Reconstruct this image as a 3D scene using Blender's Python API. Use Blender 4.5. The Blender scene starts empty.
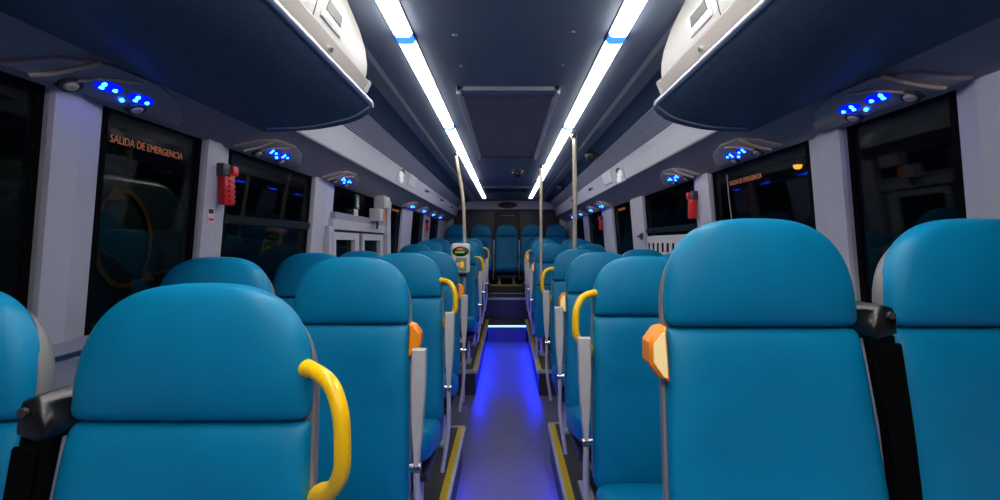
import bpy, bmesh, math, random
from mathutils import Vector, Matrix
random.seed(4)
S = bpy.context.scene
COL = S.collection
H = 1.56            # eye height above the low aisle floor
PI = math.pi

# ------------------------------------------------------------------ materials
def srgb(r, g, b):
    f = lambda c: (c/255/12.92) if c/255 <= .04045 else ((c/255+.055)/1.055)**2.4
    return (f(r), f(g), f(b), 1)

def mat(name, col, rough=.5, metal=0., noise=0., nscale=60., bump=0., spec=.5, emit=None, estr=0.):
    m = bpy.data.materials.new(name); m.use_nodes = True
    nt = m.node_tree; b = nt.nodes['Principled BSDF']
    b.inputs['Base Color'].default_value = col
    b.inputs['Roughness'].default_value = rough
    b.inputs['Metallic'].default_value = metal
    b.inputs['Specular IOR Level'].default_value = spec
    if noise or bump:
        tc = nt.nodes.new('ShaderNodeTexCoord')
        n = nt.nodes.new('ShaderNodeTexNoise'); n.inputs['Scale'].default_value = nscale; n.inputs['Detail'].default_value = 4
        nt.links.new(tc.outputs['Object'], n.inputs['Vector'])
        if noise:
            r = nt.nodes.new('ShaderNodeMapRange')
            r.inputs['From Min'].default_value = .3; r.inputs['From Max'].default_value = .7
            r.inputs['To Min'].default_value = 1-noise; r.inputs['To Max'].default_value = 1+noise
            nt.links.new(n.outputs['Fac'], r.inputs['Value'])
            mx = nt.nodes.new('ShaderNodeVectorMath'); mx.operation = 'SCALE'
            mx.inputs[0].default_value = col[:3]
            nt.links.new(r.outputs['Result'], mx.inputs['Scale'])
            nt.links.new(mx.outputs['Vector'], b.inputs['Base Color'])
        if bump:
            bp = nt.nodes.new('ShaderNodeBump'); bp.inputs['Strength'].default_value = bump; bp.inputs['Distance'].default_value = .002
            nt.links.new(n.outputs['Fac'], bp.inputs['Height'])
            nt.links.new(bp.outputs['Normal'], b.inputs['Normal'])
    if emit:
        b.inputs['Emission Color'].default_value = emit
        b.inputs['Emission Strength'].default_value = estr
    return m

def glassmat(name, tint, refl=.12):
    m = bpy.data.materials.new(name); m.use_nodes = True
    nt = m.node_tree; nt.nodes.clear()
    out = nt.nodes.new('ShaderNodeOutputMaterial')
    tr = nt.nodes.new('ShaderNodeBsdfTransparent'); tr.inputs['Color'].default_value = tint
    gl = nt.nodes.new('ShaderNodeBsdfGlossy'); gl.inputs['Roughness'].default_value = .03
    gl.inputs['Color'].default_value = (.8, .8, .8, 1)
    fr = nt.nodes.new('ShaderNodeFresnel'); fr.inputs['IOR'].default_value = 1.45
    mu = nt.nodes.new('ShaderNodeMath'); mu.operation = 'MULTIPLY'; mu.inputs[1].default_value = refl
    mx = nt.nodes.new('ShaderNodeMixShader')
    nt.links.new(fr.outputs[0], mu.inputs[0]); nt.links.new(mu.outputs[0], mx.inputs[0])
    nt.links.new(tr.outputs[0], mx.inputs[1]); nt.links.new(gl.outputs[0], mx.inputs[2])
    nt.links.new(mx.outputs[0], out.inputs['Surface'])
    return m

M = {}
M['fabric'] = mat('teal_leatherette', srgb(0, 123, 165), .42, 0, .06, 9, .0, .25)
M['fabric_dark'] = mat('piping', srgb(0, 55, 80), .6)
# fine grain on the leatherette
def add_grain(m, scale, strength):
    nt = m.node_tree; b = nt.nodes['Principled BSDF']
    tc = nt.nodes.new('ShaderNodeTexCoord'); n = nt.nodes.new('ShaderNodeTexNoise')
    n.inputs['Scale'].default_value = scale; n.inputs['Detail'].default_value = 2
    bp = nt.nodes.new('ShaderNodeBump'); bp.inputs['Strength'].default_value = strength; bp.inputs['Distance'].default_value = .001
    nt.links.new(tc.outputs['Object'], n.inputs['Vector']); nt.links.new(n.outputs['Fac'], bp.inputs['Height'])
    nt.links.new(bp.outputs['Normal'], b.inputs['Normal'])
add_grain(M['fabric'], 420, .25)
M['shell'] = mat('grey_seat_shell', srgb(120, 118, 116), .4)
M['silver'] = mat('silver_plastic', srgb(188, 187, 184), .38, .1, .05, 30)
M['chrome'] = mat('chrome', srgb(190, 190, 195), .18, 1)
M['steel'] = mat('brushed_steel', srgb(225, 208, 180), .34, .5, .04, 50)
M['yellow'] = mat('yellow_plastic', srgb(255, 200, 5), .3, 0, .03, 20)
M['orange'] = mat('orange_plastic', srgb(245, 140, 10), .3, 0, .03, 20)
M['cream'] = mat('cream_lens', srgb(245, 225, 170), .25, 0, emit=srgb(255, 205, 120), estr=.25)  # weak glow stands in for the ceiling strips reflected on the button
M['black'] = mat('black_plastic', srgb(14, 14, 16), .3)
M['webbing'] = mat('black_webbing', srgb(4, 4, 5), .95, 0, .2, 300, .3, .08)
M['ceiling'] = mat('slate_ceiling_panel', srgb(108, 119, 134), .55, 0, .03, 4)
M['navy'] = mat('navy_panel', srgb(58, 76, 98), .5, 0, .03, 4)
M['rackblue'] = mat('rack_felt', srgb(68, 84, 98), .6, 0, .12, 30, .1)
M['ducting'] = mat('light_grey_duct', srgb(212, 213, 220), .5, 0, .02, 6)
M['ribbed'] = mat('grey_ribbed_panel', srgb(150, 153, 166), .5, 0, .02, 6)
M['channel'] = mat('aluminium_channel', srgb(140, 138, 140), .35, .6, .04, 20)
M['under'] = mat('dark_service_panel', srgb(138, 127, 130), .38, 0, .06, 20)
M['unit'] = mat('service_unit_grey', srgb(138, 128, 132), .35, 0, .05, 30)
M['lip'] = mat('beige_lip', srgb(185, 168, 148), .3)
M['white'] = mat('white_plastic', srgb(212, 210, 206), .32, 0, .015, 12)
M['rail'] = mat('pale_grey_rail', srgb(165, 158, 151), .3, .15, .02, 20)
M['trimsilver'] = mat('silver_edge', srgb(205, 205, 210), .25, .5)
M['pillar'] = mat('pale_pillar', srgb(192, 190, 198), .5, 0, .02, 10)
M['wall'] = mat('grey_wall_panel', srgb(150, 150, 165), .55, 0, .03, 10)
M['blackrubber'] = mat('window_rubber', srgb(6, 6, 7), .9, spec=.1)
M['glass'] = glassmat('window_glass', (.42, .45, .46, 1), .22)
M['rearglass'] = mat('rear_smoked_panel', srgb(34, 30, 26), .3, 0, .1, 8)
M['grille'] = mat('dark_grille', srgb(34, 30, 30), .6)
M['bronze'] = mat('bronze_recess', srgb(26, 23, 20), .5)
M['badge'] = mat('badge_white_glow', srgb(245, 245, 245), .3, emit=(1, 1, 1, 1), estr=.45)  # plain white with a weak even glow
M['platewhite'] = mat('plate_white', srgb(248, 248, 250), .35, 0, .01, 10)
M['red'] = mat('red_plastic', srgb(215, 18, 30), .35, 0, .03, 20)
M['paper'] = mat('sticker_paper', srgb(225, 205, 205), .6)
M['sticker'] = mat('sticker_orange_glow', srgb(205, 120, 70), .6, emit=srgb(215, 130, 80), estr=.10)  # print is no lamp; a weak glow is added to brighten it
M['darkgrey'] = mat('dark_grey', srgb(52, 52, 56), .45, 0, .05, 20)
M['tread'] = mat('tread_rubber', srgb(62, 62, 66), .55, 0, .15, 150, .2)
M['strip_yellow'] = mat('yellow_edging', srgb(205, 175, 20), .5, 0, .08, 40)
M['validator'] = mat('validator_case', srgb(222, 216, 202), .4, 0, .03, 20)
M['screen'] = mat('green_grey_screen', srgb(105, 118, 100), .25, emit=srgb(120, 140, 110), estr=.12)
M['led_green'] = mat('green_segment', srgb(80, 200, 40), .4, emit=srgb(90, 220, 40), estr=.3)
M['led_red'] = mat('red_segment', srgb(230, 30, 20), .4, emit=srgb(255, 30, 20), estr=.7)
M['led_yellow'] = mat('yellow_tile', srgb(225, 200, 30), .4, emit=srgb(235, 210, 40), estr=.3)
M['tealbus'] = mat('teal_bus_paint', srgb(6, 74, 80), .3, 0, .04, 3)
M['gold'] = mat('gold_emblem', srgb(205, 160, 50), .4, .1)
M['asphalt'] = mat('asphalt', srgb(40, 40, 44), .9, 0, .25, 40, .3)
M['green'] = mat('reflection_green', srgb(20, 110, 90), .5)  # colour of the reflection modelled on the door glass
def emit(name, col, s):
    m = bpy.data.materials.new(name); m.use_nodes = True; nt = m.node_tree; nt.nodes.clear()
    o = nt.nodes.new('ShaderNodeOutputMaterial'); e = nt.nodes.new('ShaderNodeEmission')
    e.inputs[0].default_value = col; e.inputs[1].default_value = s
    nt.links.new(e.outputs[0], o.inputs[0]); return m
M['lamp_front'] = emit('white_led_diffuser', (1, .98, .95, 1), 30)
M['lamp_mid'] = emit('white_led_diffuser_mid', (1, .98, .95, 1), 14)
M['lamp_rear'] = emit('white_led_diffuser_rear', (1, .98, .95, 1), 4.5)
M['bluelens'] = emit('blue_night_lens', (.02, .10, 1, 1), 4.5)
M['bluehalo'] = emit('blue_led_lens', (.0, .004, .8, 1), 2.2)
M['bluedot'] = emit('blue_led', (.006, .055, 1, 1), 42)
M['bluestrip'] = emit('blue_floor_led', (.005, .015, 1, 1), 130)
M['bluestrip_dim'] = emit('blue_floor_led_dim', (.05, .06, 1, 1), 48)
M['stepled'] = emit('step_led', (.12, .35, 1, 1), 7)
M['amber'] = emit('amber_lamp', (1, .42, .03, 1), 8)
# speckled vinyl floor
def floor_mat():
    m = mat('speckled_vinyl', srgb(74, 74, 84), .42)
    nt = m.node_tree; b = nt.nodes['Principled BSDF']
    tc = nt.nodes.new('ShaderNodeTexCoord'); v = nt.nodes.new('ShaderNodeTexVoronoi'); v.inputs['Scale'].default_value = 160
    n = nt.nodes.new('ShaderNodeTexNoise'); n.inputs['Scale'].default_value = 5
    cr = nt.nodes.new('ShaderNodeValToRGB')
    cr.color_ramp.elements[0].position = .05; cr.color_ramp.elements[0].color = srgb(165, 165, 180)
    cr.color_ramp.elements[1].position = .22; cr.color_ramp.elements[1].color = srgb(88, 86, 96)
    nt.links.new(tc.outputs['Object'], v.inputs['Vector']); nt.links.new(tc.outputs['Object'], n.inputs['Vector'])
    nt.links.new(v.outputs['Distance'], cr.inputs['Fac']); nt.links.new(cr.outputs['Color'], b.inputs['Base Color'])
    r = nt.nodes.new('ShaderNodeMapRange'); r.inputs['To Min'].default_value = .32; r.inputs['To Max'].default_value = .5
    nt.links.new(n.outputs['Fac'], r.inputs['Value']); nt.links.new(r.outputs['Result'], b.inputs['Roughness'])
    return m
M['floor'] = floor_mat()
# perforated grille for the hatch
def grille_mat():
    m = mat('perforated_dark_mesh', srgb(44, 39, 38), .55)
    nt = m.node_tree; b = nt.nodes['Principled BSDF']
    tc = nt.nodes.new('ShaderNodeTexCoord'); w = nt.nodes.new('ShaderNodeTexWave'); w.inputs['Scale'].default_value = 22
    w.bands_direction = 'X'
    cr = nt.nodes.new('ShaderNodeValToRGB'); cr.color_ramp.elements[0].color = srgb(125, 117, 112); cr.color_ramp.elements[1].color = srgb(165, 152, 142)
    nt.links.new(tc.outputs['Object'], w.inputs['Vector']); nt.links.new(w.outputs['Fac'], cr.inputs['Fac'])
    nt.links.new(cr.outputs['Color'], b.inputs['Base Color'])
    return m
M['hatchmesh'] = grille_mat()

# ------------------------------------------------------------------ geometry
def link(name, bm, m, parent=None, smooth=False, loc=None):
    bmesh.ops.recalc_face_normals(bm, faces=bm.faces[:])
    me = bpy.data.meshes.new(name); bm.to_mesh(me); bm.free()
    if smooth:
        for p in me.polygons: p.use_smooth = True
        me.set_sharp_from_angle(angle=math.radians(smooth if smooth is not True else 50))
    me.materials.append(M[m] if isinstance(m, str) else m)
    o = bpy.data.objects.new(name, me); COL.objects.link(o)
    if parent: o.parent = parent
    if loc: o.location = loc
    return o

def tag(o, label=None, cat=None, group=None, kind=None):
    if label: o['label'] = label
    if cat: o['category'] = cat
    if group: o['group'] = group
    if kind: o['kind'] = kind
    return o

def empty(name, loc, label, cat, group=None, kind=None):
    o = bpy.data.objects.new(name, None); COL.objects.link(o); o.location = loc
    o.empty_display_size = .05
    return tag(o, label, cat, group, kind)

def copy_tree(o, parent=None):
    c = o.copy(); COL.objects.link(c)
    if parent: c.parent = parent
    for ch in list(o.children): copy_tree(ch, c)
    return c

def box(bm, x0, x1, y0, y1, z0, z1, bev=0.):
    vs = [bm.verts.new((x, y, z)) for x in (x0, x1) for y in (y0, y1) for z in (z0, z1)]
    fs = [(0,1,3,2), (4,6,7,5), (0,4,5,1), (2,3,7,6), (0,2,6,4), (1,5,7,3)]
    faces = [bm.faces.new([vs[i] for i in f]) for f in fs]
    if bev:
        es = list({e for f in faces for e in f.edges})
        bmesh.ops.bevel(bm, geom=es, offset=bev, segments=3, affect='EDGES', profile=.5)
    return bm

def B(*a, bev=0.):
    return box(bmesh.new(), *a, bev=bev)

def tube(bm, pts, r, n=10, cap=True):
    """tube through pts; r a number or one radius per point"""
    pts = [Vector(p) for p in pts]
    rs = r if isinstance(r, (list, tuple)) else [r]*len(pts)
    rings = []; up = None
    for i, p in enumerate(pts):
        a = pts[max(0, i-1)]; b = pts[min(len(pts)-1, i+1)]
        t = (b-a).normalized()
        if up is None:
            up = Vector((0, 0, 1)) if abs(t.z) < .9 else Vector((1, 0, 0))
        s = t.cross(up).normalized(); u = s.cross(t).normalized(); up = u
        rings.append([bm.verts.new(p + rs[i]*(math.cos(2*PI*k/n)*s + math.sin(2*PI*k/n)*u)) for k in range(n)])
    for a, b in zip(rings, rings[1:]):
        for k in range(n):
            bm.faces.new((a[k], a[(k+1)%n], b[(k+1)%n], b[k]))
    if cap:
        bm.faces.new(rings[0][::-1]); bm.faces.new(rings[-1])
    return bm

def smooth_path(pts, k=6):
    """Catmull-Rom through pts"""
    P = [Vector(p) for p in pts]; P = [2*P[0]-P[1]] + P + [2*P[-1]-P[-2]]
    out = []
    for i in range(1, len(P)-2):
        for j in range(k):
            t = j/k; a, b, c, d = P[i-1:i+3]
            out.append(.5*((2*b) + (c-a)*t + (2*a-5*b+4*c-d)*t*t + (3*b-a-3*c+d)*t**3))
    out.append(P[-2]); return out

def cyl(bm, c, axis, r, h, n=24, r2=None):
    c = Vector(c); axis = Vector(axis).normalized()
    return tube(bm, [c, c+axis*h], [r, r if r2 is None else r2], n)

def inset2(pts, d):
    n = len(pts); out = []
    area = sum(pts[i][0]*pts[(i+1)%n][1]-pts[(i+1)%n][0]*pts[i][1] for i in range(n))
    sg = 1 if area > 0 else -1
    for i in range(n):
        p0, p1, p2 = pts[i-1], pts[i], pts[(i+1)%n]
        a = Vector((p1[0]-p0[0], p1[1]-p0[1])); b = Vector((p2[0]-p1[0], p2[1]-p1[1]))
        na = Vector((-a.y, a.x)).normalized()*sg; nb = Vector((-b.y, b.x)).normalized()*sg
        m = na+nb
        if m.length < 1e-6: m = na
        m.normalize(); k = max(.5, m.dot(na))
        out.append((p1[0]+m.x*d/k, p1[1]+m.y*d/k))
    return out

def pillow(outline, rings, f, capa=None, capb=None):
    """stack of inset outlines: rings = [(inset, depth)]; f maps (a, b, depth) to xyz; caps = extra (scale, depth) rings to a centre"""
    bm = bmesh.new(); n = len(outline)
    cx = sum(p[0] for p in outline)/n; cy = sum(p[1] for p in outline)/n
    layers = []
    def lay(o, d): return [bm.verts.new(f(p[0], p[1], d)) for p in o]
    if capa:
        o0 = inset2(outline, rings[0][0])
        for s, d in capa: layers.append(lay([(cx+(p[0]-cx)*s, cy+(p[1]-cy)*s) for p in o0], d))
    for ins, d in rings: layers.append(lay(inset2(outline, ins) if ins else outline, d))
    if capb:
        o0 = inset2(outline, rings[-1][0])
        for s, d in capb: layers.append(lay([(cx+(p[0]-cx)*s, cy+(p[1]-cy)*s) for p in o0], d))
    for a, b in zip(layers, layers[1:]):
        for k in range(n): bm.faces.new((a[k], a[(k+1)%n], b[(k+1)%n], b[k]))
    bm.faces.new(layers[0][::-1]); bm.faces.new(layers[-1])
    return bm

def rrect(x0, x1, y0, y1, r, n=6):
    out = []
    for cx, cy, a0 in ((x1-r, y1-r, 0), (x0+r, y1-r, PI/2), (x0+r, y0+r, PI), (x1-r, y0+r, 1.5*PI)):
        for k in range(n+1):
            a = a0+PI/2*k/n; out.append((cx+r*math.cos(a), cy+r*math.sin(a)))
    return out

def ellipse(cx, cy, a, b, n=32):
    return [(cx+a*math.cos(2*PI*k/n), cy+b*math.sin(2*PI*k/n)) for k in range(n)]

def prism(outline, f, d0, d1):
    return pillow(outline, [(0, d0), (0, d1)], f)

def sweep(bm, prof, y0, y1, close=False):
    """profile of (x, z) along y"""
    a = [bm.verts.new((x, y0, z)) for x, z in prof]; b = [bm.verts.new((x, y1, z)) for x, z in prof]
    n = len(prof)
    for i in range(n if close else n-1):
        j = (i+1) % n; bm.faces.new((a[i], a[j], b[j], b[i]))
    if close: bm.faces.new(a[::-1]); bm.faces.new(b)
    return bm

def slab_profile(pts, t):
    """thicken an open profile outward (away from the cabin) by t"""
    n = len(pts); off = []
    for i in range(n):
        a = Vector(pts[max(0, i-1)]); b = Vector(pts[min(n-1, i+1)])
        d = (b-a).normalized(); off.append((pts[i][0]+d.y*t, pts[i][1]-d.x*t))
    return list(pts) + off[::-1]

def padded(rows, front, side_d, back_d, f, m=15):
    """upholstered panel: rows = [(height, half width)], front(u, t) gives the face depth, sides run back to back_d"""
    bm = bmesh.new(); z0, z1 = rows[0][0], rows[-1][0]; G = []
    us = [math.sin(PI/2*i/m) for i in range(-m, m+1)]
    for z, w in rows:
        t = (z-z0)/(z1-z0)
        G.append([bm.verts.new(f(u*w, z, side_d+front(u, t))) for u in us] if w > 1e-4 else [bm.verts.new(f(0, z, side_d+front(0, t)))])
    for a, b in zip(G, G[1:]):
        for i in range(2*m):
            if len(b) == 1: bm.faces.new((a[i], a[i+1], b[0]))
            else: bm.faces.new((a[i], a[i+1], b[i+1], b[i]))
    par = [(us[i]*rows[0][1], rows[0][0]) for i in range(2*m+1)] + [(w, z) for z, w in rows[1:]]
    loop = G[0] + [g[-1] for g in G[1:]]
    if len(G[-1]) > 1:
        loop += G[-1][-2::-1]; par += [(us[i]*rows[-1][1], rows[-1][0]) for i in range(2*m-1, -1, -1)]
    loop += [g[0] for g in G[-2:0:-1]]; par += [(-w, z) for z, w in rows[-2:0:-1]]
    n = len(loop); prev = loop; cz = (z0+z1)/2
    for k, d in ((1, back_d-.012), (.955, back_d)):
        cur = [bm.verts.new(f(a*k, cz+(b-cz)*k, d)) for a, b in par]
        for i in range(n): bm.faces.new((prev[i], prev[(i+1) % n], cur[(i+1) % n], cur[i]))
        prev = cur
    bm.faces.new(prev)
    return bm

# ------------------------------------------------------------------ seats
LEAN = math.tan(math.radians(10))
def lean(z): return (z-.895)*LEAN
def seat_parts(root, side):
    """side: +1 when the aisle lies at +x of the seat, -1 at -x"""
    N = 44; hw, hh = .2075, .237; EX = 2/2.7
    def g(x, p=9, q=.42): return (max(0, 1-abs(x)**p))**q
    def corner(w, z, z0, r): return w if z-z0 >= r else w-r+math.sqrt(max(0, r*r-(r-(z-z0))**2))
    rows = []
    for z in (.8985, .8992, .901, .905, .911, .918): rows.append((z, corner(hw, z, .8985, .016)))
    for k in range(1, 23):
        a = PI/2*k/22; rows.append((.918+(hh-.020)*math.sin(a)**EX, hw*max(0, math.cos(a))**EX if k < 22 else 0))
    face = lambda u, t: -.024*g(u)*g(2*t-1)-.015*(1-u*u)*(1-(2*t-1)**2)
    f = lambda a, b, d: (a, lean(b)*.6+d, b)
    link('headrest', padded(rows, face, .004, .034, f), 'fabric', root, 70)
    # backrest
    def wz(z): return .2265-max(0, z-.38)*.0350
    zs = [.27, .275, .285, .30]+[.32+.03*k for k in range(18)]+[.85, .865, .875, .883, .888, .892, .894]
    rows = [(z, corner(corner(wz(z), z, .27, .03), -z, -.894, .012)) for z in zs]
    def face(u, t):
        crease = .0035*math.exp(-((t-.565)/.018)**2)*max(0, 1-u**4)       # faint stitched crease across the back
        return -.028*g(u)*g(2*t-1)+(.016*max(0, 1-(u/.8)**2)**2*max(0, min(1, (1-t)/.25))) - .010*(1-u*u)*math.exp(-((t-.2)/.22)**2) + crease
    fb = lambda a, b, d: (a, lean(b)+d, b)
    link('backrest', padded(rows, face, .004, .038, fb), 'fabric', root, 70)
    # hard shell behind the upholstery
    hs = []
    w, h = .2125, .212
    for k in range(0, N+1):
        a = PI*k/N; c, s = math.cos(a), math.sin(a)
        hs.append((w*math.copysign(abs(c)**EX, c), .905+h*abs(s)**EX))
    out = [(-.230, .30), (.230, .30), (.229, .42), (.225, .6), (.220, .75)] + hs + [(-.220, .75), (-.225, .6), (-.229, .42)]
    f = lambda a, b, d: (a, (lean(b) if b < .9 else lean(b)*.6)+d, b)
    bm = pillow(out, [(.006, .014), (.001, .017), (0, .022), (.003, .040), (.014, .056), (.035, .068), (.07, .074)], f)
    link('shell', bm, 'shell', root, 45)
    # cushion
    out = rrect(-.2275, .2275, -.47, -.075, .07)
    def fc(a, b, d):
        nose = max(0, (-.36-b)/.11); return (a, b, .285+d+.10*(-.075-b)/.35-(.030*nose**2 if d > -.06 else 0))
    bm = pillow(out, [(.05, 0), (.025, -.004), (.008, -.016), (0, -.035), (.0, -.11), (.012, -.135), (.03, -.15)], fc,
                capa=[(.02, .003), (.3, .003), (.6, .003), (.8, .0025)])
    link('seat', bm, 'fabric', root, 60)
    bm = B(-.20, .20, -.36, .04, .105, .145, bev=.01)
    link('seat_frame', bm, 'darkgrey', root)

def add_legs(root, side, drop=0.):
    for s in (side, -side):
        bm = bmesh.new()
        tube(bm, smooth_path([(s*.13, -.22, .14), (s*.135, -.225, .06), (s*.14, -.25, .015-drop)]), .019, 10)
        box(bm, s*.14-.03, s*.14+.03, -.34, -.165, -drop, .018-drop)
        link('leg', bm, 'silver', root, 40)

def add_armrest(root, side, off=0., kw=1.):
    bm = bmesh.new()
    # folded-up tapered arm
    pr = [(-.024, .83), (.024, .83), (.0235, .70), (.018, .58), (.011, .50), (.008, .45), (-.008, .45), (-.011, .50), (-.018, .58), (-.0235, .70)]
    g = lambda a, b, d: (side*(.262-off+a*kw), d-.105+(b-.64)*.12, b)
    bm = pillow(pr, [(.003, -.014), (0, -.010), (0, .012), (.003, .016)], g)
    ar = link('armrest', bm, 'silver', root, 40)
    bm = cyl(bmesh.new(), (side*.240, -.128, .455), (side, 0, 0), .015, .036-2*off, 18)
    tag(link('hinge', bm, 'chrome', ar, 40), 'chrome hinge at the foot of the folded arm')
    bm = tube(bmesh.new(), smooth_path([(side*(.262-off), -.128, .44), (side*(.26-off), -.125, .25), (side*.235, -.17, .05)]), .011, 8)
    tag(link('strut', bm, 'silver', ar, 40), 'slim silver strut below the arm')

def add_handle(root, side):
    p = smooth_path([(.185, .02, .986), (.225, -.008, .986), (.262, -.032, .970), (.283, -.047, .930), (.288, -.052, .885),
                     (.286, -.051, .838), (.268, -.040, .803), (.240, -.018, .780), (.218, .012, .750)], 5)
    n = len(p)
    rad = [.0135+.005*max(0, 1-i/4)+.010*max(0, 1-(n-1-i)/10) for i in range(n)]
    bm = tube(bmesh.new(), [(side*q.x, q.y, q.z) for q in p], rad, 14)
    link('grab_handle', bm, 'yellow', root, 60)

def add_button(root, side, lens):
    o = [(-.010, .900), (.008, .895), (.030, .868), (.032, .828), (.010, .795), (-.010, .788)]
    g = lambda a, b, d: (side*(.222+a), lean(b)+d, b)
    bm = pillow(o, [(.006, -.020), (0, -.012), (0, .03)], g)
    bt = link('stop_button', bm, 'orange', root, 30)
    if lens:
        bm = prism(inset2(o, .0075), g, -.0245, -.019)
        tag(link('button_lens', bm, 'cream', bt, 30), 'pale lens in the middle of the button, reflected light given as glow')

def add_belt(root, side):
    """black belt anchor and webbing on the wall side of the aisle seat"""
    s = -side
    g = lambda a, b, d: (s*a, lean(b)*.8+d, b)
    o = [(.196, .900), (.208, .928), (.236, .950), (.256, .946), (.262, .925), (.259, .89), (.211, .875)]
    bm = pillow(o, [(.010, -.045), (.003, -.040), (0, -.030), (0, .03)], g)
    an = link('belt_anchor', bm, 'black', root, 45)
    bm = cyl(bmesh.new(), (s*.240, -.048+lean(.93), .930), (0, -1, 0), .008, .006, 14)
    link('bolt', bm, 'darkgrey', an, 40)
    o = [(.206, .885), (.259, .885), (.262, .70), (.260, .34), (.222, .34), (.220, .70)]
    bm = pillow(o, [(.006, -.036), (0, -.030), (0, -.012)], g)
    link('seat_belt', bm, 'webbing', root, 40)
    p = smooth_path([(s*.236, lean(.87)*.8-.042, .87), (s*.238, lean(.70)*.8-.044, .70), (s*.238, lean(.50)*.8-.046, .50), (s*.236, -.16, .37)], 5)
    bm = bmesh.new(); L = []
    for q in p: L.append([bm.verts.new((q.x-.022, q.y, q.z)), bm.verts.new((q.x+.022, q.y-.004, q.z)), bm.verts.new((q.x+.022, q.y, q.z+.003)), bm.verts.new((q.x-.022, q.y+.004, q.z+.003))])
    for a, b in zip(L, L[1:]):
        for k in range(4): bm.faces.new((a[k], a[(k+1)%4], b[(k+1)%4], b[k]))
    bm.faces.new(L[0]); bm.faces.new(L[-1])
    link('belt_strap', bm, 'webbing', root)

GS = 'blue bus seats in rows'
PROTO = {}
def make_seat(side, aisle, fit, drop, belt, arm=1):
    key = (side, aisle, fit, drop, belt, arm)
    if key in PROTO: return copy_tree(PROTO[key])
    r = empty('bus_seat', (0, 0, 0), 'x', 'bus seat', GS)
    seat_parts(r, side); add_legs(r, side, drop)
    if aisle:
        if arm == 1: add_armrest(r, side)
        if arm == 2: add_armrest(r, side, .015, .55)
        if fit == 'handle': add_handle(r, side)
        if fit == 'button': add_button(r, side, side < 0)
    if belt: add_belt(r, side)
    def lift(o):
        for c in o.children:
            c.data.transform(Matrix.Translation((0, 0, drop))); lift(c)
    lift(r)
    PROTO[key] = r
    return r

ORD = ['front', 'second', 'third', 'fourth', 'fifth', 'sixth', 'seventh']
def zb(top): return top+H-1.138          # seat base height from the camera-relative top
LROWS = [(.737, -.071, 'handle', 0), (1.50, -.048, 'button', 0), (2.26, -.050, 'handle', 0), (3.02, -.055, 'button', 0),
         (4.85, -.012, 'handle', 0), (5.65, .035, 'button', 0), (6.42, .075, 'handle', 0)]
RROWS = [(.915, .058, 'button', 0), (1.68, -.050, 'handle', 0), (2.44, -.050, 'button', 0), (3.20, -.045, 'handle', 0),
         (5.20, -.005, 'button', 0), (5.92, .045, 'handle', 0), (6.45, .078, 'button', 0)]
FIT = {'handle': 'with a yellow grab handle', 'button': 'with an orange stop button'}
for side, rows, nm, sx in ((1, LROWS, 'validator-pole side', -1), (-1, RROWS, 'slotted-panel side', 1)):
    for i, (d, top, fit, drop) in enumerate(rows):
        base = zb(top); plinth_z = H-1.30
        if sx > 0 and i == 0: plinth_z = base-.08
        dr = round(base-plinth_z, 3)
        for aisle in (True, False):
            o = make_seat(side, aisle, fit if aisle else None, dr, aisle and i < 3, 0 if i == 0 else 1)
            o.location = (sx*(.555 if aisle else (1.053 if sx < 0 else 1.045)), d, plinth_z)
            o['label'] = ('blue aisle seat %s, %s row, %s' % (FIT[fit], ORD[i], nm)) if aisle else \
                         ('blue seat next to the window, %s row, %s' % (ORD[i], nm))
# rear bench row of five
BACK = ['at the window end on the validator-pole side', 'between the centre seat and the validator-side window seat', 'in the very middle, facing the aisle',
        'between the centre seat and the slotted-side window seat', 'at the window end on the slotted-panel side']
for k in range(5):
    o = make_seat(1 if k < 2 else -1, k in (1, 3), None, .02, False, 2)
    o.location = ((k-2)*.495, 8.38, zb(.372)-.02)
    o['label'] = 'blue rear-row seat ' + BACK[k]; o['group'] = 'five seats of the rear row'

# ------------------------------------------------------------------ setting: floor, plinths, steps
def struct(o, label, cat): return tag(o, label, cat, None, 'structure')
bm = B(-1.36, 1.36, -2.6, 7.25, -.06, 0)
struct(link('floor', bm, 'floor'), 'dark speckled vinyl floor of the aisle', 'floor')
def plinth(nm, sx, y0, y1, xin, label, dim, cut=False):
    top = H-1.30
    a, b = sorted((sx*(xin+.022), sx*1.335))
    bm = B(a, b, y0, y1-.02, 0, top-.012)
    o = struct(link(nm, bm, 'darkgrey'), label, 'seat platform')
    a, b = sorted((sx*(xin+.052), sx*1.335))
    link('tread', B(a, b, y0, y1-.03, top-.014, top), 'tread', o)
    # silver nosing that runs along the aisle and across the end
    bm = bmesh.new()
    a, b = sorted((sx*xin, sx*(xin+.016))); box(bm, a, b, y0, y1, top-.03, top+.004)
    ye = (y1-.022, y1) if not cut else (y0-.022, y0)
    a, b = sorted((sx*xin, sx*1.0)); box(bm, a, b, ye[0], ye[1], top-.03, top+.004)
    tag(link('nosing', bm, 'silver', o), 'silver edge nosing')
    a, b = sorted((sx*(xin+.016), sx*(xin+.052)))
    tag(link('edge_strip', B(a, b, y0, y1-.022, top-.014, top+.002), 'strip_yellow', o), 'yellow edge strip')
    a, b = sorted((sx*(xin+.19), sx*(xin+.20)))
    link('rail', B(a, b, y0, y1-.03, top, top+.006), 'silver', o)
    a, b = sorted((sx*(xin+.003), sx*(xin+.018)))
    tag(link('floor_light', B(a, b, y0+.02, min(y1-.04, 6.60), top-.042, top-.031), dim, o), 'blue light strip under the edge')
    return o
plinth('trim_1', -1, -2.5, 2.99, .289, 'raised seat platform with yellow edge, near, validator side', 'bluestrip_dim')
plinth('trim_2', 1, -2.5, 3.05, .295, 'raised seat platform with yellow edge, near, slotted-panel side', 'bluestrip_dim')
plinth('trim_3', -1, 4.31, 7.19, .295, 'raised seat platform behind the validator pole', 'bluestrip', True)
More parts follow.
